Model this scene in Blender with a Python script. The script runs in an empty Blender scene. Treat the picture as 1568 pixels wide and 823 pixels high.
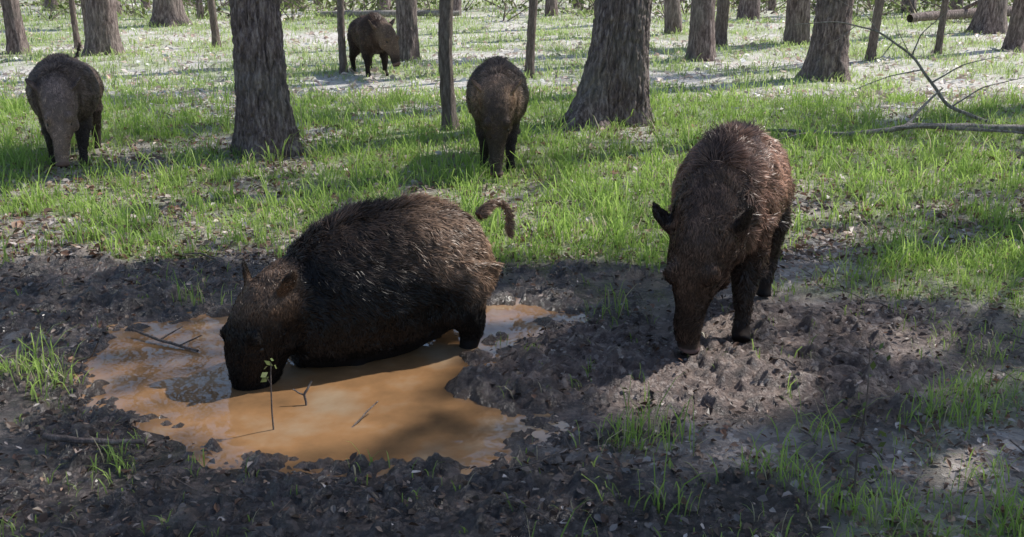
import bpy, bmesh, math, numpy as np
from mathutils import Vector, Matrix
rng = np.random.default_rng(7)
scene = bpy.context.scene
PI = math.pi

# ---------------------------------------------------------------- noise
TAB = rng.random((64,64,64)).astype(np.float32)
def n3(x,y,z=0.0):
    x=np.asarray(x,dtype=np.float64); y=np.asarray(y,dtype=np.float64); z=np.zeros_like(x)+z
    xi=np.floor(x).astype(int); yi=np.floor(y).astype(int); zi=np.floor(z).astype(int)
    fx=x-xi; fy=y-yi; fz=z-zi
    fx=fx*fx*(3-2*fx); fy=fy*fy*(3-2*fy); fz=fz*fz*(3-2*fz)
    x0=xi&63; x1=(xi+1)&63; y0=yi&63; y1=(yi+1)&63; z0=zi&63; z1=(zi+1)&63
    def L(a,b,t): return a+(b-a)*t
    return L(L(L(TAB[x0,y0,z0],TAB[x1,y0,z0],fx),L(TAB[x0,y1,z0],TAB[x1,y1,z0],fx),fy),
             L(L(TAB[x0,y0,z1],TAB[x1,y0,z1],fx),L(TAB[x0,y1,z1],TAB[x1,y1,z1],fx),fy),fz)
def fbm(x,y,z=0.0,o=4):
    s=0;a=1;t=0;f=1
    for i in range(o):
        s=s+a*n3(x*f+i*13.7,y*f+i*7.1,(np.asarray(z)*f)+i*3.3); t+=a; a*=.5; f*=2.03
    return s/t
def sstep(a,b,x):
    t=np.clip((x-a)/(b-a),0,1); return t*t*(3-2*t)

# ---------------------------------------------------------------- sun
EL=math.radians(48); AZ=math.radians(62)   # az from +Y towards +X
S=Vector((math.sin(AZ)*math.cos(EL), math.cos(AZ)*math.cos(EL), math.sin(EL)))

# ---------------------------------------------------------------- ground shape
PUD=np.array([(-1.90,4.66),(-1.92,5.17),(-1.58,5.40),(-.97,5.48),(-.45,5.46),(-.15,5.60),(.06,5.60),(.27,5.42),(.12,5.24),
 (-.16,5.06),(-.24,4.77),(-.27,4.42),(-.04,4.22),(.07,4.06),(-.01,3.89),(-.19,3.74),(-.46,3.81),(-.76,3.78),(-1.06,3.88),
 (-1.26,4.06),(-1.52,4.20),(-1.76,4.40)])
def pud_d(x,y):
    d=np.full(np.shape(x),1e9); ins=np.zeros(np.shape(x),bool)
    n=len(PUD)
    for i in range(n):
        ax,ay=PUD[i]; bx,by=PUD[(i+1)%n]
        ex,ey=bx-ax,by-ay
        t=np.clip(((x-ax)*ex+(y-ay)*ey)/(ex*ex+ey*ey),0,1)
        d=np.minimum(d,np.hypot(x-ax-t*ex,y-ay-t*ey))
        c=((ay>y)!=(by>y))
        xs=(bx-ax)*(y-ay)/((by-ay) if abs(by-ay)>1e-9 else 1e-9)+ax
        ins^=(c&(x<xs))
    return np.where(ins,-d,d)
def ell(x,y,cx,cy,rx,ry): return np.hypot((x-cx)/rx,(y-cy)/ry)
def mudmask(x,y):
    e=np.minimum.reduce([ell(x,y,-.9,4.6,1.9,1.25),ell(x,y,.95,4.95,1.65,.95),ell(x,y,-2.5,5.75,2.2,.75),ell(x,y,-.8,3.4,2.2,.65),ell(x,y,.2,5.9,1.3,.5)])
    e=e+(fbm(x*2.2,y*2.2,1.5)-.5)*1.1
    return 1-sstep(.78,1.2,e)
def claymask(x,y):
    e=np.minimum(ell(x,y,.85,4.75,1.2,.62),ell(x,y,1.5,5.3,.9,.55))
    e=e+(fbm(x*3,y*3,4.5)-.5)*.8
    return 1-sstep(.7,1.3,e)
WZ=-.018
def bil(x,y,z,o=2): return np.abs(fbm(x,y,z,o)*2-1)
def height(x,y):
    x=np.asarray(x,float); y=np.asarray(y,float)
    far=sstep(6,16,y)
    h=(fbm(x*.35,y*.35,.3,3)-.5)*(.05+.18*far)
    h=h+(fbm(x*3,y*3,2.2,3)-.5)*.04
    m=mudmask(x,y)
    wxx=x+.10*fbm(x*5,y*5,9.,3); wyy=y+.10*fbm(x*5,y*5,5.,3)
    c1=bil(wxx*5.5,wyy*5.5,.7); c2=bil(wxx*13,wyy*13,3.7); c3=bil(x*29,y*29,6.1)
    h=h+m*((fbm(x*2.4,y*2.4,7.,2)-.5)*.06+(c1-.22)*.085+(c2-.2)*.060+(c3-.2)*.036-.004)
    h=h+.05*np.exp(-ell(x,y,.85,4.75,.75,.45)**2)+.08*np.exp(-ell(x,y,-.09,4.46,.17,.12)**2)+.05*np.exp(-ell(x,y,.2,4.75,.25,.2)**2)
    d=pud_d(x,y)+(fbm(x*3.5,y*3.5,6.6,4)-.5)*.17+(n3(x*13,y*13,2.)-.5)*.05-.02
    w=1-sstep(-.17,.05,d)
    lo=1-sstep(.0,.35,d)
    h=np.where(d>0,np.maximum(h,-.024+.02*(1-lo)),h)
    h=h*(1-w)+(-.10)*w
    return h
def lines(lo,hi,fn):
    r=[lo]
    while r[-1]<hi: r.append(r[-1]+fn(r[-1]))
    return np.array(r)
ys=lines(-25,150,lambda v: .0115+max(0,(v-5.6))*.010 if v>2.9 else (.02+ (2.9-v)*.12))
xp=lines(0,160,lambda v: .0125+max(0,v-2.0)*.012)
xs=np.concatenate([-xp[:0:-1],xp])
GX,GY=np.meshgrid(xs,ys)
GZ=height(GX,GY)

def new_mesh(name,V,faces,attrs=None,mat=None,smooth=True,colors=None):
    me=bpy.data.meshes.new(name)
    V=np.ascontiguousarray(V,dtype=np.float32)
    me.vertices.add(len(V)); me.vertices.foreach_set('co',V.ravel())
    loops=np.concatenate([f.ravel() for f in faces]).astype(np.int32)
    sizes=np.concatenate([np.full(len(f),f.shape[1]) for f in faces])
    starts=np.concatenate([[0],np.cumsum(sizes)[:-1]]).astype(np.int32)
    me.loops.add(len(loops)); me.loops.foreach_set('vertex_index',loops)
    me.polygons.add(len(sizes)); me.polygons.foreach_set('loop_start',starts)
    me.polygons.foreach_set('use_smooth',np.full(len(sizes),smooth))
    me.update(calc_edges=True); me.validate()
    if attrs:
        for k,v in attrs.items():
            a=me.attributes.new(k,'FLOAT','POINT'); a.data.foreach_set('value',np.asarray(v,dtype=np.float32).ravel())
    if colors is not None:
        a=me.attributes.new('col','FLOAT_COLOR','POINT')
        c=np.ones((len(V),4),np.float32); c[:,:3]=colors; a.data.foreach_set('color',c.ravel())
    if mat: me.materials.append(mat)
    return me
def obj(name,me,parent=None):
    o=bpy.data.objects.new(name,me); scene.collection.objects.link(o)
    if parent: o.parent=parent
    return o
def grid_faces(nr,nc,wrap=False):
    i=np.arange(nr-1)[:,None]; j=np.arange(nc if wrap else nc-1)[None,:]
    a=i*nc+j; b=i*nc+(j+1)%nc; return np.stack([a+0*j,b+0*i,b+nc,a+nc],-1).reshape(-1,4)

# ---------------------------------------------------------------- materials
def mat(name):
    m=bpy.data.materials.new(name); m.use_nodes=True
    nt=m.node_tree; b=nt.nodes['Principled BSDF']; return m,nt,b
def ramp(nt,src,stops):
    r=nt.nodes.new('ShaderNodeValToRGB'); e=r.color_ramp.elements
    while len(e)<len(stops): e.new(.5)
    for i,(p,c) in enumerate(stops): e[i].position=p; e[i].color=(*c,1)
    nt.links.new(src,r.inputs[0]); return r.outputs[0]
def mixc(nt,f,a,b,mode='MIX'):
    n=nt.nodes.new('ShaderNodeMix'); n.data_type='RGBA'; n.blend_type=mode
    for s,i in ((f,0),(a,6),(b,7)):
        if isinstance(s,(int,float)): n.inputs[i].default_value=s
        elif isinstance(s,tuple): n.inputs[i].default_value=(*s,1)
        else: nt.links.new(s,n.inputs[i])
    return n.outputs[2]
def attr(nt,name,out='Fac'):
    a=nt.nodes.new('ShaderNodeAttribute'); a.attribute_name=name; return a.outputs[out]
def objco(nt,scale=(1,1,1)):
    t=nt.nodes.new('ShaderNodeTexCoord'); mp=nt.nodes.new('ShaderNodeMapping'); mp.inputs['Scale'].default_value=scale
    nt.links.new(t.outputs['Object'],mp.inputs[0]); return mp.outputs[0]
def noise(nt,co,scale,detail=5,rough=.6):
    n=nt.nodes.new('ShaderNodeTexNoise'); n.inputs['Scale'].default_value=scale; n.inputs['Detail'].default_value=detail; n.inputs['Roughness'].default_value=rough
    nt.links.new(co,n.inputs['Vector']); return n.outputs['Fac']

mg,nt,b=mat('forest_soil')
co=objco(nt)
n1=noise(nt,co,13,9,.75); n2=noise(nt,co,70,5,.65)
vor=nt.nodes.new('ShaderNodeTexVoronoi'); vor.inputs['Scale'].default_value=22; nt.links.new(co,vor.inputs['Vector'])
vsep=nt.nodes.new('ShaderNodeSeparateColor'); nt.links.new(vor.outputs['Color'],vsep.inputs[0])
vor2=nt.nodes.new('ShaderNodeTexVoronoi'); vor2.inputs['Scale'].default_value=48; nt.links.new(co,vor2.inputs['Vector'])
vsep2=nt.nodes.new('ShaderNodeSeparateColor'); nt.links.new(vor2.outputs['Color'],vsep2.inputs[0])
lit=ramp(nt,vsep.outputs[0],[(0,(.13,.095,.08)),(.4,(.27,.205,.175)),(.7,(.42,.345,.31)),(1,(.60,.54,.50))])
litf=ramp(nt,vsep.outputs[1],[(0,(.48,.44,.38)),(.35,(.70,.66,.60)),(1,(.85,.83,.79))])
lit=mixc(nt,attr(nt,'sunlit_or_dry'),lit,litf)  # far litter turned near white: overexposed sunlight painted into the colour
green=ramp(nt,n2,[(.3,(.10,.16,.03)),(.7,(.30,.42,.10))])
gf=nt.nodes.new('ShaderNodeMath'); gf.operation='MULTIPLY'; nt.links.new(attr(nt,'green'),gf.inputs[0]); gf.inputs[1].default_value=.65
lit=mixc(nt,gf.outputs[0],lit,green)
mudc=ramp(nt,n1,[(.36,(.016,.012,.011)),(.5,(.048,.037,.033)),(.64,(.14,.11,.10))])
mudc=mixc(nt,ramp(nt,vsep2.outputs[0],[(.80,(0,0,0)),(.88,(.6,.6,.6))]),mudc,(.20,.155,.135))
clay=ramp(nt,n1,[(.36,(.050,.031,.024)),(.5,(.15,.095,.074)),(.64,(.34,.25,.205))])
clay=mixc(nt,ramp(nt,vsep2.outputs[1],[(.85,(0,0,0)),(.92,(.7,.7,.7))]),clay,(.46,.37,.32))
mudc=mixc(nt,attr(nt,'clay'),mudc,clay)
wetp=mixc(nt,attr(nt,'bed'),mudc,(.11,.072,.045))
base=mixc(nt,attr(nt,'mud'),lit,wetp)
nt.links.new(base,b.inputs['Base Color'])
rr=nt.nodes.new('ShaderNodeMapRange'); rr.inputs[3].default_value=.85; rr.inputs[4].default_value=.12
nt.links.new(attr(nt,'wet'),rr.inputs[0]); nt.links.new(rr.outputs[0],b.inputs['Roughness'])
b.inputs['Specular IOR Level'].default_value=1.
bp=nt.nodes.new('ShaderNodeBump'); bp.inputs['Strength'].default_value=1; bp.inputs['Distance'].default_value=.03
ad=nt.nodes.new('ShaderNodeMath'); ad.operation='MULTIPLY_ADD'; nt.links.new(n2,ad.inputs[0]); ad.inputs[1].default_value=.7; nt.links.new(n1,ad.inputs[2])
nt.links.new(ad.outputs[0],bp.inputs['Height']); nt.links.new(bp.outputs[0],b.inputs['Normal'])

def grass_density(x,y):
    m=mudmask(x,y)
    n=fbm(x*.9,y*.9,8.8,4); n2_=fbm(x*2.6,y*2.6,2.8,3)
    g=sstep(.39,.58,n*.6+n2_*.4)
    mid=sstep(6,7.2,y)*(1-sstep(12.0,14.5,y))
    g=np.clip(g+.16*mid,0,1)
    g=g*np.where(y<5.2,np.where(x<.3,.25,1.),1.)
    g=g*(1-.25*sstep(12,15,y))
    g=np.maximum(g,1.2*(1-sstep(.5,1,ell(x,y,3.1,6.2,1.3,.6))))
    g=g*(1-np.clip(m*1.1,0,1)*.92)
    return g
gm=mudmask(GX,GY); gd=grass_density(GX,GY); gdist=pud_d(GX,GY)
clay_a=claymask(GX,GY)
wet=np.clip(gm*(1-.5*clay_a),0,1)*np.clip(.6+1.3*(fbm(GX*2.5,GY*2.5,3.3)-.3),0,1)
wet=np.maximum(wet,gm*np.exp(-np.clip(gdist,0,9)/.12))
V=np.stack([GX,GY,GZ],-1).reshape(-1,3)
me=new_mesh('ground',V,[grid_faces(len(ys),len(xs))],
  dict(mud=gm,clay=clay_a,green=gd,sunlit_or_dry=np.clip(sstep(9,13,GY)*(1-sstep(32,44,GY)*.6)+.2,0,1),bed=(1-sstep(-.05,.10,gdist))*.8,wet=wet),mg)  # far band weight drives the sunlight painted into the litter
obj('ground',me)

# water
mw,nt,b=mat('muddy_water')
co=objco(nt); a=noise(nt,co,1.9,5)
nt.links.new(ramp(nt,a,[(.32,(.17,.10,.05)),(.5,(.31,.17,.078)),(.66,(.36,.26,.165))]),b.inputs['Base Color'])
b.inputs['Roughness'].default_value=.04; b.inputs['IOR'].default_value=1.7
rip=noise(nt,co,6,3,.5); rp2=nt.nodes.new('ShaderNodeTexWave'); rp2.wave_type='RINGS'; rp2.rings_direction='Z'
mp=nt.nodes.new('ShaderNodeMapping'); mp.inputs['Location'].default_value=(1.15,-4.55,0); nt.links.new(co,mp.inputs[0])
nt.links.new(mp.outputs[0],rp2.inputs['Vector']); rp2.inputs['Scale'].default_value=2.2; rp2.inputs['Distortion'].default_value=5; rp2.inputs['Detail'].default_value=1
ad=nt.nodes.new('ShaderNodeMath'); ad.operation='MULTIPLY_ADD'; nt.links.new(rp2.outputs['Fac'],ad.inputs[0]); ad.inputs[1].default_value=.14; nt.links.new(rip,ad.inputs[2])
bp=nt.nodes.new('ShaderNodeBump'); bp.inputs['Strength'].default_value=.35; bp.inputs['Distance'].default_value=.02
nt.links.new(ad.outputs[0],bp.inputs['Height']); nt.links.new(bp.outputs[0],b.inputs['Normal'])
wx=np.linspace(-2.3,.8,62); wy=np.linspace(3.4,5.95,51); WX,WY=np.meshgrid(wx,wy)
me=new_mesh('water',np.stack([WX,WY,WX*0+WZ],-1).reshape(-1,3),[grid_faces(51,62)],None,mw)
bm=bmesh.new(); bm.from_mesh(me)
dead=[f for f in bm.faces if pud_d(np.array([f.calc_center_median().x]),np.array([f.calc_center_median().y]))[0]>.2]
bmesh.ops.delete(bm,geom=dead,context='FACES'); bm.to_mesh(me); bm.free()
obj('water_puddle',me)

def bark_mat(name,c0,c1,c2,sc=1):
    m,nt,b=mat(name)
    co=objco(nt,(1,1,.2)); a=noise(nt,co,30*sc,7,.75); c=objco(nt); l=noise(nt,c,2.2,4)
    col=ramp(nt,a,[(.36,c0),(.5,c1),(.62,c2)])
    col=mixc(nt,ramp(nt,l,[(.45,(0,0,0)),(.7,(.35,.35,.35))]),col,(.27,.26,.22))
    nt.links.new(col,b.inputs['Base Color']); b.inputs['Roughness'].default_value=.9
    bp=nt.nodes.new('ShaderNodeBump'); bp.inputs['Strength'].default_value=1; bp.inputs['Distance'].default_value=.035
    nt.links.new(a,bp.inputs['Height']); nt.links.new(bp.outputs[0],b.inputs['Normal']); return m
bark=bark_mat('oak_bark',(.055,.04,.038),(.20,.15,.14),(.44,.36,.335))
bark2=bark_mat('sapling_bark',(.10,.075,.065),(.20,.155,.135),(.34,.28,.25),1.6)
deadw=bark_mat('dead_wood',(.16,.14,.12),(.33,.30,.27),(.5,.47,.44),1.5)
def col_mat(name,rough=.6,trans=0.,spec=.4):
    m,nt,b=mat(name); c=attr(nt,'col','Color'); nt.links.new(c,b.inputs['Base Color'])
    b.inputs['Roughness'].default_value=rough; b.inputs['Specular IOR Level'].default_value=spec
    if trans:
        t=nt.nodes.new('ShaderNodeBsdfTranslucent'); nt.links.new(c,t.inputs[0])
        mx=nt.nodes.new('ShaderNodeMixShader'); mx.inputs[0].default_value=trans
        nt.links.new(b.outputs[0],mx.inputs[1]); nt.links.new(t.outputs[0],mx.inputs[2])
        nt.links.new(mx.outputs[0],nt.nodes['Material Output'].inputs[0])
    return m
grassm=col_mat('grass_blade',.5,.55,.3); litterm=col_mat('dead_leaf',.45,.15,.5); leafm=col_mat('green_leaf',.5,.45,.3)
furm=col_mat('boar_fur',.4,0,.3); skinm=col_mat('boar_skin',.7,0,.2); wetm=col_mat('boar_nose',.35,0,.5)

# ---------------------------------------------------------------- tube builders
def tube_arrays(P,R,ns=8):
    P=np.asarray(P,float); R=np.asarray(R,float); n=len(P)
    T=np.gradient(P,axis=0); T/=np.linalg.norm(T,axis=1)[:,None]+1e-9
    ref=np.array([1.,0.,0.]) if abs(T[0][0])<.8 else np.array([0,1.,0])
    A=np.cross(T,ref); A/=np.linalg.norm(A,axis=1)[:,None]+1e-9
    B=np.cross(T,A); th=np.arange(ns)*2*PI/ns
    V=P[:,None,:]+R[:,None,None]*(np.cos(th)[None,:,None]*A[:,None,:]+np.sin(th)[None,:,None]*B[:,None,:])
    return V.reshape(-1,3),grid_faces(n,ns,True)
class Acc:
    def __init__(s): s.V=[];s.F=[];s.C=[];s.n=0
    def add(s,V,F,C=None):
        s.V.append(V); s.F.append(F+s.n); s.n+=len(V)
        if C is not None: s.C.append(np.broadcast_to(C,(len(V),3)))
    def mesh(s,name,m,smooth=True):
        ks={}
        for f in s.F: ks.setdefault(f.shape[1],[]).append(f)
        return new_mesh(name,np.concatenate(s.V),[np.concatenate(v) for v in ks.values()],None,m,smooth,np.concatenate(s.C) if s.C else None)

def trunk_arrays(x,y,r,H,lean=(0,0),bend=0.,flare=.5,ns=24,dz=.08,seed=0,roots=5,furrow=.05,zfine=2.2,flarez=.25):
    z=[-.15]
    while z[-1]<H: z.append(z[-1]+(dz if z[-1]<zfine else .5))
    z=np.array(z); th=np.arange(ns)*2*PI/ns
    Z,TH=np.meshgrid(z,th,indexing='ij')
    zz=np.clip(Z,0,None)
    rad=r*(1-.5*np.clip(Z/H,0,1)**1.2)
    r1=np.random.default_rng(seed); ph=r1.random()*6.28; ph2=r1.random()*6.28
    root=1+.45*np.cos(roots*TH+ph)+.35*np.cos(2*TH+ph2)
    rad=rad*(1+flare*np.exp(-zz/flarez)*np.clip(root,.15,3)+.03*np.cos(3*TH+ph+zz))
    if ns>30:
        f=1/.05
        ux=np.cos(TH)*r*f; uy=np.sin(TH)*r*f
        q=fbm(ux*.9+seed*3.1,uy*.9+seed,Z*4.2,3); q2=fbm(ux*.9+seed,uy*.9+3,Z*13,2)
        g=np.abs(q-.5)*2; g2=np.abs(q2-.5)*2
        rad=rad-furrow*r*(1-sstep(0,.25,g))-furrow*.45*r*(1-sstep(0,.2,g2))+(n3(np.cos(TH)*r*45,np.sin(TH)*r*45,Z*22)-.5)*.016
    else:
        q=fbm(np.cos(TH)*r*12+seed*3.1,np.sin(TH)*r*12+seed,Z*3.0,3); rad=rad*(1+(q-.5)*.15)
    cx=x+lean[0]*zz+bend*np.sin(zz*1.7+seed)+.02*np.sin(zz*.9+seed*2); cy=y+lean[1]*zz
    base=float(height(np.array([x]),np.array([y]))[0])
    V=np.stack([cx+rad*np.cos(TH),cy+rad*np.sin(TH),Z+base],-1).reshape(-1,3)
    return V,grid_faces(len(z),ns,True)

SUN_GAPS=[(.85,5.25,.42),(-.75,4.88,.52),(-.8,4.2,.42),(-1.35,4.35,.3),(.75,4.6,.5),(-.9,10.6,1.0),(2.9,6.3,.8),(.1,5.5,.35),(-2.2,4.4,.4),
      (1.3,9.0,.7),(-.5,8.3,.5),(2.6,8.2,.8),(-3.2,8.2,.8),(4.4,8.6,1.),(-1.8,7.3,.6),(1.6,3.8,.22),(0,7.2,.7),(.2,3.5,.2),(-1.6,3.5,.2),(-2.6,6.3,.35),(-.9,6.5,.4),(1.9,5.0,.25)]  # holes cut in the unseen canopy so sun patches land here
def canopy_density(qx,qy):
    ins=(np.abs(qx)<qy*.55+.8)&(qy>2.3)&(qy<13)
    d=np.where(ins,np.where(qy<6.3,.58,.17),.03)
    d=np.where(qy>28,.30,d)
    return d
def leaves_from(P,size,seed,colbase=(.09,.17,.03)):
    r=np.random.default_rng(seed); n=len(P)
    a=r.normal(size=(n,3)); a/=np.linalg.norm(a,axis=1)[:,None]
    c=r.normal(size=(n,3)); c[:,2]*=.5; bb=np.cross(a,c); bb/=np.linalg.norm(bb,axis=1)[:,None]
    s=(size*(.6+.8*r.random(n)))[:,None]
    V=np.stack([P-a*s*.5,P+bb*s*.28,P+a*s*.5,P-bb*s*.28],1).reshape(-1,3)
    F=np.arange(n*4).reshape(-1,4)
    C=np.array(colbase)[None]*(.6+.9*r.random((n,1)))*np.array([1,1,1])+r.random((n,1))*np.array([[.03,.01,0]])
    return V,F,np.repeat(C,4,0)
def crown(x,y,H,R,nclump,nleaf,seed,gapped=True,size=.14):
    r=np.random.default_rng(seed+500)
    C=r.normal(size=(nclump,3)); C/=np.linalg.norm(C,axis=1)[:,None]; C*=(r.random(nclump)**.4)[:,None]
    C=C*np.array([R,R,R*.62])+np.array([x,y,H])
    P=(C[:,None,:]+r.normal(size=(nclump,nleaf,3))*np.array([.42,.42,.28])).reshape(-1,3)
    if gapped:
        qx=P[:,0]-S.x/S.z*P[:,2]; qy=P[:,1]-S.y/S.z*P[:,2]
        cd=np.repeat(r.random(nclump),nleaf)
        keep=cd<canopy_density(qx,qy)
        for gx,gy,gr in SUN_GAPS:
            keep&=np.hypot(qx-gx,qy-gy)>gr*(.8+.4*n3(qx*3,qy*3,1.))
        P=P[keep]
    return C,P
def make_tree(name,x,y,r,H=11,R=3.6,nc=130,nl=44,seed=1,mat_=None,size=.15,**k):
    e=bpy.data.objects.new(name,None); scene.collection.objects.link(e)
    V,F=trunk_arrays(x,y,r,H*.95,seed=seed,**k)
    A=Acc(); A.add(V,F)
    C,P=crown(x+k.get('lean',(0,0))[0]*H*.8,y,H,R,nc,nl,seed,size=size)
    rr=np.random.default_rng(seed); lean=k.get('lean',(0,0))
    for i in range(min(14,nc)):
        z0=H*(.42+.5*rr.random()); st=np.array([x+lean[0]*z0,y+lean[1]*z0,z0]); en=C[i]
        t=np.linspace(0,1,7)[:,None]; mid=(st+en)/2+np.array([0,0,-.4])+rr.normal(size=3)*.25
        pts=(1-t)**2*st+2*t*(1-t)*mid+t*t*en
        V,F=tube_arrays(pts,np.linspace(r*.28,r*.03,7),6); A.add(V,F)
    o=obj('trunk_and_limbs',A.mesh(name+'_wood',mat_ or bark),e)
    if len(P):
        V,F,Cc=leaves_from(P,size,seed); obj('foliage',new_mesh(name+'_leaves',V,[F],None,leafm,False,Cc),e)
    return e

make_tree('added_shade_tree',-2.21,9.8,.225,seed=3,ns=240,dz=.014,flare=.42,roots=4,lean=(-.03,0),flarez=.28,furrow=.085)
e=make_tree('added_shade_tree',1.10,11.5,.30,seed=8,ns=280,dz=.015,flare=.25,roots=3,lean=(.05,0),flarez=.3,furrow=.075)
V,F=trunk_arrays(.80,11.3,.17,2.6,lean=(.20,.05),flare=.95,ns=130,dz=.018,seed=21,furrow=.11,flarez=.20)
obj('root_buttress',new_mesh('root_buttress',V,[F],None,bark),e)
make_tree('added_shade_tree',4.28,15.1,.25,seed=14,ns=110,dz=.03,flare=.45,lean=(.05,0),furrow=.09,flarez=.2)
make_tree('added_shade_tree',2.95,17.4,.19,seed=17,ns=60,dz=.05,lean=(.0,0),nc=80,flare=.25)
make_tree('added_shade_tree',-6.45,17.6,.23,seed=19,ns=60,dz=.05,lean=(.02,0),nc=80,flare=.3)
make_tree('added_shade_tree',-8.75,18.1,.25,seed=23,ns=60,dz=.05,nc=80,flare=.3)
make_tree('added_shade_tree',-8.15,18.4,.14,seed=27,ns=40,dz=.06,nc=60,lean=(-.03,0))
make_tree('added_shade_tree',-1.64,17.3,.165,seed=29,ns=50,dz=.05,nc=80,flare=.2)
make_tree('added_shade_tree',-7.3,23.9,.28,seed=31,ns=50,dz=.08,nc=80)
make_tree('added_shade_tree',5.1,20.0,.21,seed=33,ns=50,dz=.06,nc=80,flare=.2)
sap=dict(H=6.5,R=1.6,nc=40,nl=30,mat_=bark2,ns=32,dz=.05,flare=.3,flarez=.12,furrow=.02)
make_tree('sapling_tree',-.62,11.05,.072,seed=41,bend=.06,**sap)
make_tree('sapling_tree',-2.37,15.6,.052,seed=42,bend=.02,**sap)
make_tree('sapling_tree',.30,15.2,.06,seed=43,bend=.05,lean=(-.03,0),**sap)
make_tree('sapling_tree',3.62,19.5,.11,seed=44,bend=.02,**sap)
make_tree('sapling_tree',5.46,17.0,.07,seed=45,lean=(.09,0),**sap)
make_tree('sapling_tree',-5.15,19.4,.065,seed=46,bend=.03,**sap)
make_tree('sapling_tree',-7.4,19.0,.05,seed=47,bend=.03,**sap)
make_tree('sapling_tree',6.9,18.1,.055,seed=48,lean=(.05,0),**sap)
make_tree('added_shade_tree',8.4,18.6,.16,seed=49,ns=40,dz=.06,nc=80,lean=(.07,0))
make_tree('added_shade_tree',9.5,22.3,.27,seed=50,ns=40,dz=.08,nc=80,lean=(.03,0))
for i,(x,y,H) in enumerate([(5.9,6.2,9),(8.2,9.6,11),(6.6,12.6,12),(10.2,6.8,12),(11.5,11.5,12),(9.2,4.2,10),(7.2,2.6,9.5),(12.5,9,13),
    (-5.2,4.0,10),(-8.5,10.5,11),(-3.5,-3.5,11),(13.5,14,12),(10.8,15.0,11)]):
    make_tree('added_shade_tree',x,y,.2,H=H,R=3.6,nc=160,nl=48,seed=60+i,ns=28,dz=.12)  # unseen trees outside the frame, added to shade the foreground

# distant trees
A=Acc(); L=Acc(); r=np.random.default_rng(99)
vis=[(1145,38,30),(1028,50,25),(310,38,10),(590,35,20),(700,35,12),(845,35,16),(885,25,12),(80,30,15),(1180,30,12),(980,30,16),(135,55,12),
     (1390,30,20),(490,22,12),(1460,30,16),(440,25,20),(180,35,18)]
spots=[]
for px,py,w in vis:
    d=24+ (40-py)*.35 + r.random()*2; spots.append(((px-784)/1681*d*.98,d,max(.06,w*d/1681/2)))
for i in range(260):
    y_=r.uniform(29,95); x_=r.uniform(-.75,.75)*y_*1.15
    spots.append((x_,y_,r.choice([.06,.09,.13,.2,.28])*(1+.3*r.random())))
for i in range(60):
    a=r.uniform(0,2*PI); d=r.uniform(18,60); x_=math.cos(a)*d; y_=math.sin(a)*d-6
    if y_<16 and abs(x_)>9 or y_<-6: spots.append((x_,y_,.2))
for i,(x_,y_,r_) in enumerate(spots):
    V,F=trunk_arrays(x_,y_,r_,7+r_*14,lean=(r.normal()*.05,0),bend=.05*r.random(),flare=.1+.3*r.random(),ns=14,dz=.3,seed=i); A.add(V,F)
    if y_>30 or y_<16:
        C,P=crown(x_,y_,6+r_*16,2.6,24,12,i,gapped=True)
        if len(P):
            V,F,Cc=leaves_from(P,.3,i); L.add(V,F,Cc)
e=bpy.data.objects.new('distant_trees',None); scene.collection.objects.link(e)
obj('trunks',A.mesh('distant_trunks',bark),e); obj('foliage',L.mesh('distant_foliage',leafm,False),e)

A=Acc(); L=Acc()
for i in range(700):
    y_=r.uniform(25,60); x_=r.uniform(-.62,.62)*y_
    P=[]
    for j in range(5):
        dirv=np.array([r.normal()*.7,r.normal()*.6,.3+r.random()*.8]); Ln=r.uniform(.5,1.5)
        p0=np.array([x_,y_,-.05]); t=np.linspace(0,1,5)[:,None]
        pts=p0+dirv*Ln*t+np.array([r.normal()*.2,0,-.25])*t*t
        V,F=tube_arrays(pts,np.linspace(.016,.005,5),4); A.add(V,F)
        P.append(pts[1:]+r.normal(size=(4,3))*.15); P.append(pts[2:]+r.normal(size=(3,3))*.25)
    P=np.concatenate(P); V,F,C=leaves_from(P,.13,i,(.13,.18,.06)); L.add(V,F,C)
e=bpy.data.objects.new('undergrowth',None); scene.collection.objects.link(e)
obj('twigs',A.mesh('undergrowth_twigs',bark2),e); obj('leaves',L.mesh('undergrowth_leaves',leafm,False),e)

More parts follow.
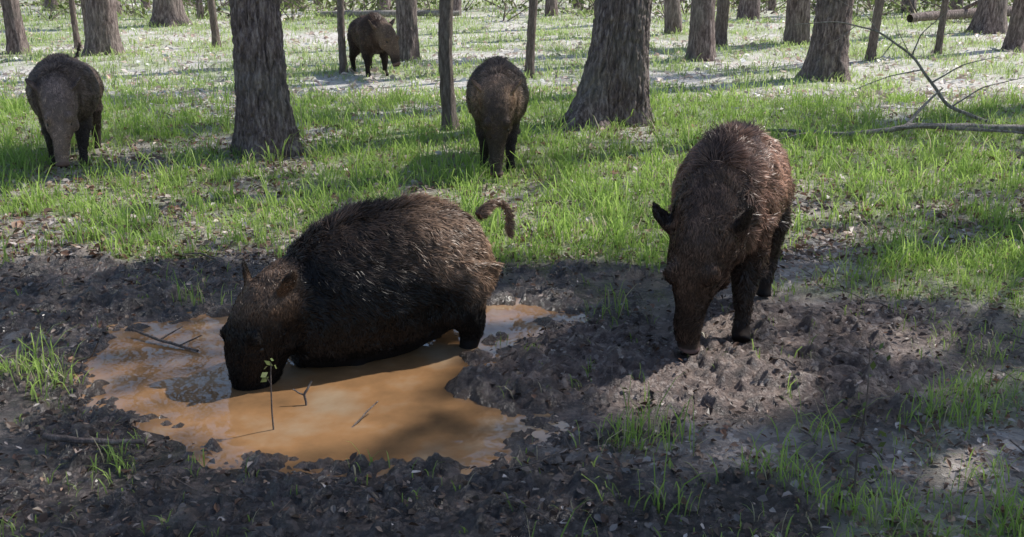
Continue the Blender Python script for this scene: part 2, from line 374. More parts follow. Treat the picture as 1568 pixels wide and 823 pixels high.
# ---------------------------------------------------------------- grass
def scatter(n,ylo,yhi,spread,dens,seed,ppow=1.):
    r=np.random.default_rng(seed); y=ylo+(yhi-ylo)*r.random(n)**ppow; x=(r.random(n)-.5)*2*(y*spread+.6)
    k=r.random(n)<dens(x,y); return x[k],y[k]
GV=[];GF=[];GC=[];gn=0
def add_grass(tx,ty,nb,hlo,hhi,w,spread,seed,hue=1.):
    global gn
    r=np.random.default_rng(seed); n=len(tx)*nb
    if n==0: return
    hs=np.repeat(r.random(len(tx)),nb); th=np.repeat(r.random(len(tx)),nb)
    x=np.repeat(tx,nb)+r.normal(size=n)*spread; y=np.repeat(ty,nb)+r.normal(size=n)*spread
    k=pud_d(x,y)>.08; x=x[k];y=y[k];hs=hs[k];th=th[k]; n=len(x)
    z=height(x,y)-.01; h=(hlo+(hhi-hlo)*r.random(n)**1.6)*(.5+.8*hs)
    az=r.random(n)*2*PI; ln=h*(.15+.95*r.random(n)); ww=w*(.6+.8*r.random(n)); wa=az+PI/2+r.normal(size=n)*.6
    wx=np.cos(wa)*ww/2; wy=np.sin(wa)*ww/2; dx=np.cos(az)*ln; dy=np.sin(az)*ln
    def pt(fx,fz,s,): return np.stack([x+dx*fx+wx*s,y+dy*fx+wy*s,z+h*fz],-1)
    V=np.stack([pt(0,0,-.7),pt(0,0,.7),pt(.22,.55,-1),pt(.22,.55,1),pt(.6,.88,-.6),pt(.6,.88,.6),pt(1,.85+.15*r.random(n),0)],1).reshape(-1,3)
    b=np.arange(n)[:,None]*7+gn
    GV.append(V); GF.append((b+np.array([0,1,3,2]),b+np.array([2,3,5,4]),b+np.array([4,5,6])))
    t=(.5*r.random(n)+.5*th)[:,None]; c=(1-t)*np.array([.25,.42,.075])+t*np.array([.54,.72,.20]); c=c*hue
    sunlit_or_dry=r.random(n)<.07; c[sunlit_or_dry]=(.60,.54,.36)
    fa=sstep(12,16,y)[:,None]*.3; c=c*(1-fa)+np.array([.68,.74,.42])*fa  # distant blades paled, strong sunlight put into their colour
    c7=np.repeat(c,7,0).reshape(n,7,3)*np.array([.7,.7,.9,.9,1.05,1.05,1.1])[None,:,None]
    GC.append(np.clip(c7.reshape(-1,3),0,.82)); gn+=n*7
G=grass_density
x,y=scatter(9500,2.6,6.5,.62,lambda x,y:G(x,y)*.78,1); add_grass(x,y,6,.03,.11,.0045,.035,11,.92)
x,y=scatter(750,2.6,6.5,.62,lambda x,y:G(x,y)*.9,2); add_grass(x,y,18,.07,.19,.0055,.05,12,.97)
x,y=scatter(600,2.6,6.5,.62,lambda x,y:.6*mudmask(x,y),7); add_grass(x,y,4,.03,.09,.005,.02,17,.8)
x,y=scatter(17500,6.2,13,.60,lambda x,y:G(x,y)*.88,3); add_grass(x,y,6,.04,.12,.0068,.05,13)
x,y=scatter(1800,6.2,13,.60,lambda x,y:.1+G(x,y)*.75,4); add_grass(x,y,16,.08,.26,.008,.05,14,1.05)
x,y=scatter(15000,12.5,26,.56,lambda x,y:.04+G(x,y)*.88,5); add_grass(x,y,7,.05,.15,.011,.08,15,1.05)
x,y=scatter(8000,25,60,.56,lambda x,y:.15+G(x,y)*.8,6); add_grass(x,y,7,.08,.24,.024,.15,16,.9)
cl=np.array([(-2.12,4.55),(-2.2,4.62),(-2.05,4.48),(-1.98,4.42),(-2.3,4.5),(-2.45,4.35),(-1.46,3.66),(-1.5,3.72),(-2.3,3.8),(.45,3.95),(.42,3.85),(.5,4.0),(.62,3.88),(.9,3.6),(.98,3.7),(1.3,3.5),(1.7,3.6),
  (-.95,7.9),( .25,7.6),(1.2,3.9),(1.9,4.1),(1.1,3.4)])
add_grass(cl[:,0],cl[:,1],28,.07,.2,.0055,.06,31,1.)
fq=np.concatenate([f[0] for f in GF]+[f[1] for f in GF]); ft=np.concatenate([f[2] for f in GF])
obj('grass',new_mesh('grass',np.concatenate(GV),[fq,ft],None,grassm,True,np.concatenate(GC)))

# ---------------------------------------------------------------- leaf litter
LV=[];LF=[];LC=[];ln_=0
def add_litter(x,y,smin,smax,seed):
    global ln_
    r=np.random.default_rng(seed); k=pud_d(x,y)>.10; x=x[k];y=y[k]; n=len(x)
    z=height(x,y)+.004+r.random(n)*.010; s=smin+(smax-smin)*r.random(n)**1.5
    az=r.random(n)*2*PI; nr=np.stack([r.normal(size=n)*.45,r.normal(size=n)*.45,np.ones(n)],-1); nr/=np.linalg.norm(nr,axis=1)[:,None]
    a=np.stack([np.cos(az),np.sin(az),np.zeros(n)],-1); a-=nr*(a*nr).sum(1)[:,None]; a/=np.linalg.norm(a,axis=1)[:,None]; b=np.cross(nr,a)
    P=np.stack([x,y,z],-1); S1=s[:,None]; cu=(r.random(n)*.4+.05)[:,None]*S1; w=(.18+.2*r.random(n))[:,None]*S1
    j=lambda :(.7+.6*r.random(n))[:,None]
    pts=[P-a*S1*.5+nr*cu*.5,P-a*S1*.15*j()+b*w*j()+nr*cu,P+a*S1*.2*j()+b*w*.8*j()+nr*cu*.8,P+a*S1*.5+nr*cu*.3,P+a*S1*.2*j()-b*w*.8*j()+nr*cu*.9,P-a*S1*.15*j()-b*w*j()+nr*cu]
    LV.append(np.stack(pts,1).reshape(-1,3)); bb=np.arange(n)[:,None]*6+ln_
    LF.append(bb+np.array([0,1,2,3])); LF.append(bb+np.array([0,3,4,5])); ln_+=n*6
    pal=np.array([(.20,.12,.08),(.32,.22,.16),(.46,.37,.32),(.60,.53,.49),(.15,.10,.07),(.30,.16,.10)])
    c=pal[r.choice(6,n,p=[.22,.22,.2,.12,.16,.08])]*(.7+.6*r.random((n,1)))
    m=mudmask(x,y)[:,None]; c=c*(1-.66*m*(r.random((n,1))<.84))
    far=sstep(11,14,y)[:,None]; c=c*(1-far)+np.clip(c*1.3+.28,0,.82)*far  # distant leaves lightened to paint in the glare of the sunlit floor
    LC.append(np.repeat(c,6,0))
x,y=scatter(46000,2.6,6.8,.62,lambda x,y:(.15+.85*fbm(x*2,y*2,5.))*(1-.42*mudmask(x,y))-.12*claymask(x,y),21); add_litter(x,y,.010,.046,22)
x,y=scatter(34000,6.4,14,.60,lambda x,y:.95-.5*G(x,y),23); add_litter(x,y,.03,.08,24)
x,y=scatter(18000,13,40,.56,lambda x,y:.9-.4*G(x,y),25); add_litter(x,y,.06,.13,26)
obj('leaf_litter',new_mesh('leaf_litter',np.concatenate(LV),[np.concatenate(LF)],None,litterm,False,np.concatenate(LC)))

# ---------------------------------------------------------------- branches / twigs
def branch(name,paths,m,ns=7):
    A=Acc(); r=np.random.default_rng(len(name)+int(abs(paths[0][0][0])*10))
    for p in paths:
        p=np.array(p,float); t=np.linspace(0,len(p)-1,len(p)*6); i=np.arange(len(p))
        Q=np.stack([np.interp(t,i,p[:,k]) for k in range(4)],-1)
        Q[1:-1,:3]+=r.normal(size=(len(Q)-2,3))*np.minimum(Q[1:-1,3:4]*.35,.015)
        for _ in range(2): Q[1:-1]=(Q[:-2]+Q[1:-1]*2+Q[2:])/4
        V,F=tube_arrays(Q[:,:3],Q[:,3],ns); A.add(V,F)
    return obj(name,A.mesh(name,m))
branch('fallen_branch',[[(2.5,10.7,.05,.014),(3.2,10.35,.07,.022),(3.9,10.5,.12,.028),(4.6,10.55,.10,.033),(5.4,10.5,.10,.04)],
  [(3.75,10.45,.1,.02),(4.05,10.8,.28,.014),(4.3,11.0,.42,.007)],[(3.6,10.5,.09,.015),(3.9,10.2,.18,.008),(4.3,9.9,.2,.004)],
  [(4.2,10.5,.1,.018),(4.6,10.1,.14,.012),(5.2,9.9,.1,.006)],[(2.9,10.5,.06,.012),(2.7,10.2,.10,.006),(2.4,10.1,.05,.004)]],deadw)
branch('dead_branch',[[(5.0,11.2,.0,.022),(4.55,11.4,.16,.019),(4.33,11.4,.42,.016),(4.1,11.4,.70,.013),(3.72,11.4,.95,.010),(3.3,11.4,1.04,.007),(2.9,11.5,1.0,.004)],
  [(4.33,11.4,.42,.010),(4.6,11.3,.62,.006),(4.95,11.3,.7,.003)],[(4.1,11.4,.7,.009),(4.15,11.35,.92,.006),(4.4,11.35,1.15,.003)],
  [(4.2,11.4,.55,.008),(3.85,11.3,.5,.005),(3.5,11.3,.36,.003)],[(3.9,11.4,.84,.007),(3.75,11.3,.68,.004),(3.4,11.3,.62,.002)],
  [(4.55,11.4,.16,.010),(4.9,11.5,.36,.006),(5.4,11.5,.48,.003)],[(3.72,11.4,.95,.006),(3.6,11.4,1.1,.004),(3.3,11.4,1.25,.002)],
  [(3.5,11.4,1.0,.004),(3.3,11.35,.85,.003),(3.15,11.3,.8,.002)],[(4.05,11.4,.75,.005),(3.9,11.3,.95,.003),(3.85,11.3,1.1,.002)]],deadw)
branch('fallen_log',[[(8.5,24,.15,.09),(11,25.5,.2,.12),(13.5,26.2,.2,.12)],[(10,25,.25,.05),(10.5,24.4,.7,.02)]],bark,10)
branch('fallen_log',[[(-4.5,26,.1,.07),(-3,25.3,.15,.08),(-1.2,25.6,.15,.06)]],deadw,10)
branch('floating_stick',[[(-1.88,5.12,.02,.006),(-1.72,5.02,0,.008),(-1.5,4.9,-.01,.006)],[(-1.72,5.02,0,.005),(-1.62,5.08,.05,.003)],[(-1.6,4.95,.0,.004),(-1.5,4.98,.04,.003)]],bark2)
branch('floating_stick',[[(-.68,4.02,-.04,.003),(-.62,4.12,.0,.004),(-.56,4.22,.03,.003)]],bark2)
branch('floating_stick',[[(-.87,4.28,-.04,.004),(-.88,4.30,.03,.006),(-.85,4.32,.08,.004)],[(-.88,4.30,.02,.004),(-.93,4.3,.05,.003)]],bark2)
branch('stick',[[(-2.0,4.75,.0,.004),(-1.92,4.68,.05,.004),(-1.86,4.62,.14,.003)]],bark2)
branch('stick',[[(-1.8,3.85,.05,.014),(-1.6,3.78,.06,.012),(-1.4,3.8,.05,.009)]],bark)
r=np.random.default_rng(77); P_=[]
for i in range(130):
    x0=r.uniform(-2.6,3); y0=r.uniform(3.1,8.5)
    if pud_d(np.array([x0]),np.array([y0]))[0]<.15: continue
    a=r.uniform(0,PI); Ln=r.uniform(.06,.3); z0=float(height(np.array([x0]),np.array([y0]))[0])+.012; rr_=r.uniform(.002,.005)
    P_.append([(x0,y0,z0,rr_),(x0+math.cos(a)*Ln*.5,y0+math.sin(a)*Ln*.5,z0+.02,rr_),(x0+math.cos(a+.3)*Ln,y0+math.sin(a+.3)*Ln,z0+r.uniform(0,.05),rr_*.6)])
branch('twigs',P_,bark2,5)
def seedling(name,pts,leafpts,size,lc):
    e=bpy.data.objects.new(name,None); scene.collection.objects.link(e)
    o=branch(name+'_stem',pts,bark2,6); o.parent=e; o.name='stem'
    V,F,C=leaves_from(np.array(leafpts),size,5,lc); obj('leaves',new_mesh(name+'_leaves',V,[F],None,leafm,False,C),e)
seedling('seedling_plant',[[(-.96,4.05,-.1,.004),(-.965,4.05,.05,.0035),(-.96,4.05,.2,.003),(-.955,4.05,.27,.002)],[(-.96,4.05,.18,.002),(-.985,4.05,.22,.0015)]],
  [(-.985,4.05,.22),(-.975,4.04,.255),(-.95,4.05,.285),(-.965,4.05,.27),(-.94,4.06,.25),(-.985,4.05,.2)],.035,(.25,.32,.12))
lp=[(1.17+rr[0]*.07,3.36+rr[1]*.07,.12+.5*abs(rr[2])) for rr in np.random.default_rng(3).uniform(-1,1,(26,3))]
seedling('seedling_plant',[[(1.17,3.36,-.02,.004),(1.165,3.36,.2,.0035),(1.18,3.36,.42,.003),(1.17,3.36,.64,.0015)]]+[[(1.17,3.36,p[2]-.02,.0015),(p[0],p[1],p[2],.001)] for p in lp[:12]],lp,.032,(.10,.16,.05))

# ---------------------------------------------------------------- boars
def loft(A,pts,side=(0,1,0),ns=22,sq=1.):
    pts=np.array(pts,float); n=len(pts)
    t=np.linspace(0,n-1,(n-1)*4+1)
    def cr(c):
        P=np.concatenate([[2*c[0]-c[1]],c,[2*c[-1]-c[-2]]]); k=np.minimum(t.astype(int),n-2); u=t-k
        p0,p1,p2,p3=P[k],P[k+1],P[k+2],P[k+3]
        return .5*((2*p1)+(-p0+p2)*u+(2*p0-5*p1+4*p2-p3)*u*u+(-p0+3*p1-3*p2+p3)*u**3)
    Q=np.stack([cr(pts[:,k]) for k in range(5)],-1); Q[:,3:]=np.maximum(Q[:,3:],.004)
    T=np.gradient(Q[:,:3],axis=0); T/=np.linalg.norm(T,axis=1)[:,None]
    s=np.array(side,float)[None]+0*T; up=np.cross(T,s); up/=np.linalg.norm(up,axis=1)[:,None]; s=np.cross(up,T)
    th=np.arange(ns)*2*PI/ns
    sn=np.sign(np.sin(th))*np.abs(np.sin(th))**sq; cs=np.sign(np.cos(th))*np.abs(np.cos(th))**sq
    V=Q[:,None,:3]+Q[:,3,None,None]*sn[None,:,None]*up[:,None]+Q[:,4,None,None]*cs[None,:,None]*s[:,None]
    V=V.reshape(-1,3); F=grid_faces(len(Q),ns,True)
    base=A.n; A.add(V,F)
    for ring,c in ((0,Q[0,:3]),(len(Q)-1,Q[-1,:3])):
        A.add(c[None],np.zeros((0,4),int)); ci=A.n-1; k=np.arange(ns); r0=base+ring*ns
        A.F.append(np.stack([r0+k,r0+(k+1)%ns,np.full(ns,ci)],-1))
def ball(A,c,rx,ry,rz):
    th=np.linspace(.02,PI-.02,9); ph=np.arange(14)*2*PI/14; T_,P_=np.meshgrid(th,ph,indexing='ij')
    A.add(np.stack([c[0]+rx*np.sin(T_)*np.cos(P_),c[1]+ry*np.sin(T_)*np.sin(P_),c[2]+rz*np.cos(T_)],-1).reshape(-1,3),grid_faces(9,14,True))
def leg(A,pts):
    loft(A,[(x,y,z,r,r*f) for (x,y,z,r),f in zip(pts,[.75,.8,1,1,1,1,1][:len(pts)])],side=(0,1,0),ns=14)
def std_legs(A,off=((0,0),(0,0),(0,0),(0,0)),w=.125):
    for s,(fo,ho) in ((1,(off[0],off[1])),(-1,(off[2],off[3]))):
        fx,fz=fo; hx,hz=ho
        leg(A,[(.16,s*w*.85,.52,.15),(.13,s*w,.36,.09),(.17+fx*.5,s*w,.21+fz*.5,.045),(.165+fx*.9,s*w,.10+fz,.032),(.18+fx,s*w,.04+fz,.037),(.21+fx,s*w,.0+fz,.04)])
        leg(A,[(-.42,s*w*.65,.54,.17),(-.37,s*w*.92,.36,.115),(-.47+hx*.5,s*w,.24+hz*.5,.056),(-.51+hx*.9,s*w,.18+hz*.8,.044),(-.49+hx,s*w,.07+hz,.032),(-.465+hx,s*w,.0+hz,.04)])
def ear(A,base,d,side,L=.155,W=.058):
    base=np.array(base,float); d=np.array(d,float); d/=np.linalg.norm(d)
    pr=[(-.2,.026,.6),(.12,.022,.85),(.4,.016,1.05),(.7,.012,.85),(.9,.009,.45),(1,.006,.1)]
    loft(A,[(*(base+d*L*t),th,W*w) for t,th,w in pr],side=side,ns=12)
def make_boar(origin,yaw,scale,rings,head,hside,ears,legfn,tail,colfn,nhair,hl,sink=0.,zoff=None,hx=.42,ww=1.,seed=0,tusk=False,jowl=1.,hw0=.0011):
    A=Acc()
    loft(A,[(x,0,z,hh,hw*ww) for x,z,hh,hw in rings],ns=32)
    loft(A,head,side=hside,ns=24,sq=.88)
    tip=np.array(head[-1][:3]); bk=np.array(head[-3][:3]); hd=tip-bk; hd/=np.linalg.norm(hd)
    s_=np.array(hside,float); s_/=np.linalg.norm(s_); h=np.array(head)
    hdm=h[5,:3]-h[3,:3]; hdm/=np.linalg.norm(hdm); upm=np.cross(hdm,s_)
    for sg in (1,-1):
        c=h[3,:3]+s_*sg*h[3,4]*.58+upm*h[3,3]*.70; ball(A,c,.04,.04,.04)
        c=h[3,:3]+s_*sg*h[3,4]*.66-upm*h[3,3]*.35; ball(A,c,.07*jowl,.06*jowl,.08*jowl)
    loft(A,[(*(tip-hd*.012),h[-1,3]*1.12,h[-1,4]*1.15),(*(tip+hd*.012),h[-1,3]*1.1,h[-1,4]*1.12)],side=hside,ns=18)
    for eb,ed,es in ears: ear(A,eb,ed,es)
    legfn(A); tl=np.array(tail); loft(A,tail,side=(0,1,0),ns=10)
    me=A.mesh('b',None); tmp=obj('tmp',me)
    rm=tmp.modifiers.new('r','REMESH'); rm.mode='VOXEL'; rm.voxel_size=.0095
    sm=tmp.modifiers.new('s','SMOOTH'); sm.iterations=7; sm.factor=.5
    dg=bpy.context.evaluated_depsgraph_get(); me2=bpy.data.meshes.new_from_object(tmp.evaluated_get(dg))
    bpy.data.objects.remove(tmp)
    n=len(me2.vertices); co=np.empty(n*3,np.float32); me2.vertices.foreach_get('co',co); co=co.reshape(-1,3).astype(float)
    co+= (fbm(co[:,0]*8,co[:,1]*8,co[:,2]*8,3)-.5)[:,None]*.03*np.array([0,1,1])
    me2.vertices.foreach_set('co',co.astype(np.float32).ravel())
    snd=(co-tip)@hd
    C=colfn(co)*.6
    nose=(np.linalg.norm(co-tip,axis=1)<.07)&(snd>-.015)
    C[nose]=(.15,.10,.09); hoof=(co[:,2]<.035)&(co[:,0]<.36); C[hoof]=(.015,.012,.012)
    a=me2.attributes.new('col','FLOAT_COLOR','POINT'); c4=np.ones((n,4),np.float32); c4[:,:3]=C; a.data.foreach_set('color',c4.ravel())
    me2.materials.clear(); me2.materials.append(skinm)
    me2.polygons.foreach_set('use_smooth',np.ones(len(me2.polygons),bool))
    e=bpy.data.objects.new('wild_boar',None); scene.collection.objects.link(e)
    z=float(height(np.array([origin[0]]),np.array([origin[1]]))[0]) if zoff is None else zoff
    e.location=(origin[0],origin[1],z-sink); e.rotation_euler=(0,0,math.radians(yaw)); e.scale=(scale,)*3
    me2.name='boar_body'; obj('body',me2,e)
    r=np.random.default_rng(seed); me2.calc_loop_triangles(); nt_=len(me2.loop_triangles)
    tri=np.empty(nt_*3,np.int32); me2.loop_triangles.foreach_get('vertices',tri); tri=tri.reshape(-1,3)
    p0,p1,p2=co[tri[:,0]],co[tri[:,1]],co[tri[:,2]]; cr=np.cross(p1-p0,p2-p0); ar=np.linalg.norm(cr,axis=1); nn=cr/(ar[:,None]+1e-12)
    id_=r.choice(nt_,nhair,p=ar/ar.sum()); u=r.random(nhair); v=r.random(nhair); f=u+v>1; u[f]=1-u[f]; v[f]=1-v[f]
    P=p0[id_]+u[:,None]*(p1-p0)[id_]+v[:,None]*(p2-p0)[id_]; NN=nn[id_]
    k=((P-tip)@hd<-.03)&(~((P[:,2]<.04)&(P[:,0]<.36))); P=P[k];NN=NN[k]; m=len(P)
    flow=np.tile(np.array([-1.,0,-.6]),(m,1)); wh=sstep(hx-.04,hx+.08,P[:,0])[:,None]; flow=flow*(1-wh)+(-hd)*wh
    lg=((P[:,2]<.27)&(P[:,0]<hx))[:,None]; flow=np.where(lg,np.array([-.2,0,-1.]),flow)
    cl=np.stack([fbm(P[:,0]*18,P[:,1]*18,P[:,2]*18,2),fbm(P[:,0]*18+9,P[:,1]*18,P[:,2]*18,2),fbm(P[:,0]*18,P[:,1]*18+5,P[:,2]*18,2)],-1)-.5
    flow=flow+cl*2.2+r.normal(size=(m,3))*.26; flow-=NN*(flow*NN).sum(1)[:,None]; flow/=np.linalg.norm(flow,axis=1)[:,None]
    dorsal=np.clip(NN[:,2],0,1)**3*(np.abs(P[:,1])<.06)*(P[:,0]<hx)*sstep(-.6,-.1,P[:,0])
    isear=np.zeros(m,bool)
    for eb,ed,es in ears:
        isear|=(np.linalg.norm(P-(np.array(eb)+np.array(ed)/np.linalg.norm(ed)*.09),axis=1)<.08)
    tuft=n3(P[:,0]*34,P[:,1]*34,P[:,2]*34)
    Lh=hl*(.35+.6*r.random(m)+.8*tuft)*(1+.9*dorsal)*np.where(P[:,0]>hx,.5,1)*np.where(lg[:,0],.5,1)*np.where(isear,.6,1)
    tlm=P[:,0]<tl[0][0]-.03; Lh=np.where(tlm,.035,Lh)
    lift=.14+.25*r.random(m)+.45*dorsal+.4*(tuft-.5)
    D=flow+NN*lift[:,None]; D/=np.linalg.norm(D,axis=1)[:,None]
    W=np.cross(D,NN+r.normal(size=(m,3))*.4); W/=np.linalg.norm(W,axis=1)[:,None]; w=(hw0+.0013*r.random(m))[:,None]
    tipp=P+D*Lh[:,None]-NN*(Lh*.15)[:,None]; mid=P+D*(Lh*.5)[:,None]
    HV=np.stack([P-W*w-NN*.002,P+W*w-NN*.002,mid+W*w*.8,mid-W*w*.8,tipp],1).reshape(-1,3)
    b0=np.arange(m)[:,None]*5
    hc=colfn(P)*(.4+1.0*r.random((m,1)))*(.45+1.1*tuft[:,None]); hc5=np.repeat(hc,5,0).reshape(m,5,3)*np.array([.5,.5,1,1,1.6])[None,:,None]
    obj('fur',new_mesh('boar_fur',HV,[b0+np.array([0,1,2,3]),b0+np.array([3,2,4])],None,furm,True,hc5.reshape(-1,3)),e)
    B=Acc()
    def blob(c,r_,col):
        th=np.linspace(0,PI,7); ph=np.arange(10)*2*PI/10; T_,P_=np.meshgrid(th,ph,indexing='ij')
        B.add(np.stack([c[0]+r_*np.sin(T_)*np.cos(P_),c[1]+r_*np.sin(T_)*np.sin(P_),c[2]+r_*np.cos(T_)],-1).reshape(-1,3),grid_faces(7,10,True),np.array(col))
    for sg in (1,-1):
        q=(h[3,:3]*.6+h[4,:3]*.4); hw_=h[3,4]*.6+h[4,4]*.4; hh_=h[3,3]*.6+h[4,3]*.4
        blob(q+s_*sg*hw_*.8+upm*hh_*.55,.015,(.008,.006,.005))
        blob(tip+s_*sg*.018+hd*.018,.011,(.02,.01,.01))
        if tusk:
            q=h[-2,:3]+s_*sg*(h[-2,4]+.002)-np.cross(hd,s_)*.02; t=np.linspace(0,1,6)[:,None]
            V,F=tube_arrays(q+s_*sg*.02*t+np.cross(hd,s_)*.045*t*t,np.linspace(.006,.001,6),6); B.add(V,F,np.array((.6,.56,.45)))
    obj('eyes_and_snout',B.mesh('boar_eyes',wetm),e)
    return e
STD=[(-.66,.58,.05,.045),(-.62,.57,.13,.11),(-.52,.555,.19,.165),(-.36,.545,.22,.185),(-.15,.55,.23,.19),(.03,.565,.255,.205),(.16,.575,.27,.205),(.28,.575,.24,.175),(.38,.57,.19,.145)]
TAIL=[(-.63,0,.62,.018,.018),(-.68,0,.58,.014,.014),(-.70,0,.48,.011,.011),(-.69,.02,.38,.010,.010),(-.69,.03,.33,.018,.014)]

# A: boar wallowing
ringsA=[(-.59,.45,.06,.05),(-.55,.435,.17,.14),(-.46,.41,.255,.20),(-.3,.375,.33,.24),(-.1,.33,.365,.25),(.08,.30,.36,.245),(.22,.265,.33,.225),(.33,.245,.285,.195),(.42,.235,.24,.16)]
hs=(-.45,.89,0)
headA=[(.28,0,.29,.24,.18),(.39,.02,.295,.215,.165),(.49,.05,.265,.18,.15),(.555,.075,.19,.16,.135),(.585,.09,.10,.14,.115),(.605,.10,.0,.11,.09),(.615,.105,-.07,.085,.07),(.615,.105,-.12,.07,.055)]
def legA(A):
    for s in (1,-1):
        leg(A,[(.15,s*.10,.26,.14),(.12,s*.10,.12,.085),(.12,s*.10,.0,.045),(.12,s*.10,-.08,.035),(.14,s*.10,-.14,.038)])
        leg(A,[(-.40,s*.10,.40,.21),(-.38,s*.14,.24,.165),(-.43,s*.145,.13,.09),(-.445,s*.145,.06,.058),(-.43,s*.145,-.02,.044),(-.41,s*.145,-.10,.042)])
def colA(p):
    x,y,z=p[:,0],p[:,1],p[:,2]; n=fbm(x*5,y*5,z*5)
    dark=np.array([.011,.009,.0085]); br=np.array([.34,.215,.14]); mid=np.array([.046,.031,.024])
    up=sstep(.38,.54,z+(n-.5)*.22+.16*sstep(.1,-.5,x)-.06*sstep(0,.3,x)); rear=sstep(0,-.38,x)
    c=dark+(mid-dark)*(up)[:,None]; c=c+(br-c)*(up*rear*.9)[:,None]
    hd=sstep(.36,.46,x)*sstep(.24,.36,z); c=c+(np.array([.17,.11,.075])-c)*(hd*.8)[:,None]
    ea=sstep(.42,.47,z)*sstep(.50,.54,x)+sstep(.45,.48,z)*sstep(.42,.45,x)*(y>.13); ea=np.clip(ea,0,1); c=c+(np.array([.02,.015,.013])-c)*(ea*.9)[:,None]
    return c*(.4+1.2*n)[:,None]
earA=[((.46,.145,.39),(-.1,.5,.75),(.8,.5,0)),((.555,-.05,.35),(.10,-.25,.95),(.3,1,0))]
tailA=[(-.56,0,.59,.028,.028),(-.63,-.02,.63,.020,.020),(-.70,-.04,.64,.016,.016),(-.745,-.05,.60,.014,.014),(-.76,-.06,.53,.016,.016),(-.76,-.06,.44,.012,.01)]
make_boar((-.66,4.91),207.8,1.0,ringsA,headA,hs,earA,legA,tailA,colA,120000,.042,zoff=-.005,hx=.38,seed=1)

# B: right boar, head down
RB=[(-.66,.58,.05,.045),(-.62,.57,.13,.11),(-.52,.555,.19,.165),(-.36,.55,.225,.195),(-.15,.555,.24,.205),(.03,.565,.255,.205),(.16,.56,.265,.195),(.26,.54,.235,.17),(.34,.52,.20,.145)]
headB=[(.24,0,.54,.22,.17),(.34,-.01,.50,.19,.15),(.425,-.02,.43,.16,.132),(.47,-.03,.355,.13,.110),(.49,-.04,.275,.095,.078),(.50,-.045,.195,.070,.056),(.50,-.045,.11,.057,.046),(.50,-.045,.045,.05,.044)]
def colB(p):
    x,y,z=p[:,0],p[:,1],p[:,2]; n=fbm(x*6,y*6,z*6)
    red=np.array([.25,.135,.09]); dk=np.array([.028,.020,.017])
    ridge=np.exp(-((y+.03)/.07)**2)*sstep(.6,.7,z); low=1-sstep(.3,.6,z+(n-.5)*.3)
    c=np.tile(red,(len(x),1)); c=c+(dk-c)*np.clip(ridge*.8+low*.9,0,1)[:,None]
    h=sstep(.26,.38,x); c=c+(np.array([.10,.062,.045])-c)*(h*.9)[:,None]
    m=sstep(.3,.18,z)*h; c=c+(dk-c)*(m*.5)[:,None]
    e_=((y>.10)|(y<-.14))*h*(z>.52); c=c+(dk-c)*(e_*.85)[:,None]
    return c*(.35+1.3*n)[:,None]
earB=[((.41,.10,.49),(.15,.40,.92),(.9,-.3,-.1)),((.40,-.13,.48),(.1,-.65,.80),(.9,.1,-.3))]
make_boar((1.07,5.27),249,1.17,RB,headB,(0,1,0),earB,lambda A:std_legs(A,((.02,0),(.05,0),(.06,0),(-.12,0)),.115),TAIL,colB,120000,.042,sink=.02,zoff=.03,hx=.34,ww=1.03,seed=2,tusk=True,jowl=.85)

# C: middle boar facing the camera
headC=[(.28,0,.58,.22,.17),(.40,0,.57,.18,.145),(.49,0,.50,.15,.125),(.545,0,.41,.125,.105),(.575,0,.315,.095,.075),(.595,0,.22,.068,.055),(.61,0,.125,.056,.047),(.615,0,.055,.05,.045)]
def colC(p):
    x,y,z=p[:,0],p[:,1],p[:,2]; n=fbm(x*6,y*6,z*6)
    c=np.tile(np.array([.13,.09,.068]),(len(x),1)); low=1-sstep(.2,.5,z); c=c+(np.array([.025,.018,.016])-c)*(low*.85)[:,None]
    pol=np.exp(-((x-.45)**2+(z-.64)**2)/.012); c=c+(np.array([.52,.34,.23])-c)*(pol*.85)[:,None]
    m=sstep(.4,.12,z)*sstep(.4,.5,x); c=c+(np.array([.10,.08,.073])-c)*m[:,None]
    return c*(.45+1.1*n)[:,None]
def earsF(x,z,y=.10,u=.6): return [((x,y,z),(.15,.7,u),(.8,-.1,-.3)),((x,-y,z),(.15,-.7,u),(.8,.1,-.3))]
make_boar((-.12,9.28),270,1.07,STD,headC,(0,1,0),earsF(.43,.62,.09,.9),lambda A:std_legs(A,((.08,0),(0,0),(-.02,0),(0,0)),.10),TAIL,colC,70000,.036,hx=.40,ww=1.15,seed=3,jowl=.8)
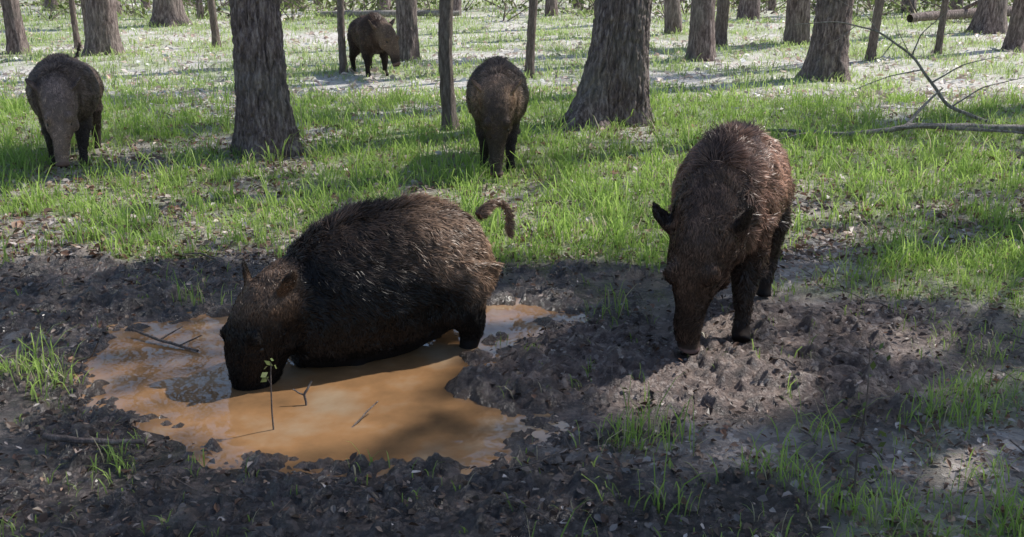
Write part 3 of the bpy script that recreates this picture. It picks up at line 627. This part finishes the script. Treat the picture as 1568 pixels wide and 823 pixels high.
# D: left boar
headD=[(.28,0,.57,.22,.17),(.40,.01,.55,.18,.15),(.49,.02,.48,.15,.13),(.545,.03,.40,.125,.108),(.59,.03,.315,.095,.075),(.625,.03,.235,.068,.055),(.65,.03,.155,.056,.047),(.66,.03,.10,.05,.045)]
def colD(p):
    x,y,z=p[:,0],p[:,1],p[:,2]; n=fbm(x*6,y*6,z*6)
    c=np.tile(np.array([.14,.10,.08]),(len(x),1)); low=1-sstep(.2,.5,z); c=c+(np.array([.04,.032,.028])-c)*(low*.85*(x<.4))[:,None]
    f=sstep(.42,.52,x); c=c+(np.array([.38,.28,.24])-c)*(f*.75)[:,None]
    return c*(.45+1.1*n)[:,None]
make_boar((-3.83,9.45),283,1.08,STD,headD,(0,1,0),earsF(.42,.61,.10,.8),lambda A:std_legs(A,((.10,0),(0,0),(-.02,0),(0,0)),.12),
  [(-.63,0,.66,.018,.018),(-.68,.0,.74,.013,.013),(-.69,.03,.82,.011,.011),(-.67,.05,.88,.013,.012)],colD,70000,.034,hx=.40,ww=1.25,seed=4,jowl=.8)
# E: far boar, head lowered to its left
headE=[(.24,.0,.58,.22,.17),(.36,.02,.60,.18,.145),(.46,.05,.57,.155,.13),(.53,.07,.50,.13,.11),(.59,.085,.42,.10,.08),(.64,.095,.34,.074,.06),(.68,.10,.26,.062,.052),(.70,.105,.21,.055,.048)]
def colE(p):
    x,y,z=p[:,0],p[:,1],p[:,2]; n=fbm(x*6,y*6,z*6)
    c=np.tile(np.array([.10,.062,.045]),(len(x),1)); f=sstep(.4,.5,x); c=c+(np.array([.36,.25,.18])-c)*(f*.7)[:,None]
    low=1-sstep(.25,.45,z); c=c+(np.array([.025,.018,.015])-c)*(low*.85)[:,None]
    return c*(.5+n)[:,None]
make_boar((-1.95,15.5),296,1.0,STD,headE,(-.15,1,0),earsF(.43,.68,.10,.9),lambda A:std_legs(A),TAIL,colE,30000,.034,hx=.40,seed=5,jowl=.8)

# ---------------------------------------------------------------- light
w=bpy.data.worlds.new('World'); scene.world=w; w.use_nodes=True; nt=w.node_tree
bg=nt.nodes['Background']; sk=nt.nodes.new('ShaderNodeTexSky'); sk.sky_type='NISHITA'; sk.sun_disc=False
sk.sun_elevation=EL; sk.sun_rotation=AZ; nt.links.new(sk.outputs[0],bg.inputs[0]); bg.inputs[1].default_value=.15
sl=bpy.data.lights.new('sun','SUN'); sl.energy=5; sl.angle=math.radians(.6); sl.color=(1,.95,.88)
so=bpy.data.objects.new('sun',sl); scene.collection.objects.link(so); so.rotation_euler=S.to_track_quat('Z','Y').to_euler(); so.location=(20,20,30)
cam=bpy.data.cameras.new('camera'); cam.sensor_width=36; cam.lens=38.6; cam.clip_end=600
c=bpy.data.objects.new('camera',cam); scene.collection.objects.link(c); c.location=(0,0,1.9); c.rotation_euler=(math.radians(73),0,0); scene.camera=c
scene.view_settings.view_transform='Standard'; scene.view_settings.look='None'; scene.view_settings.exposure=0
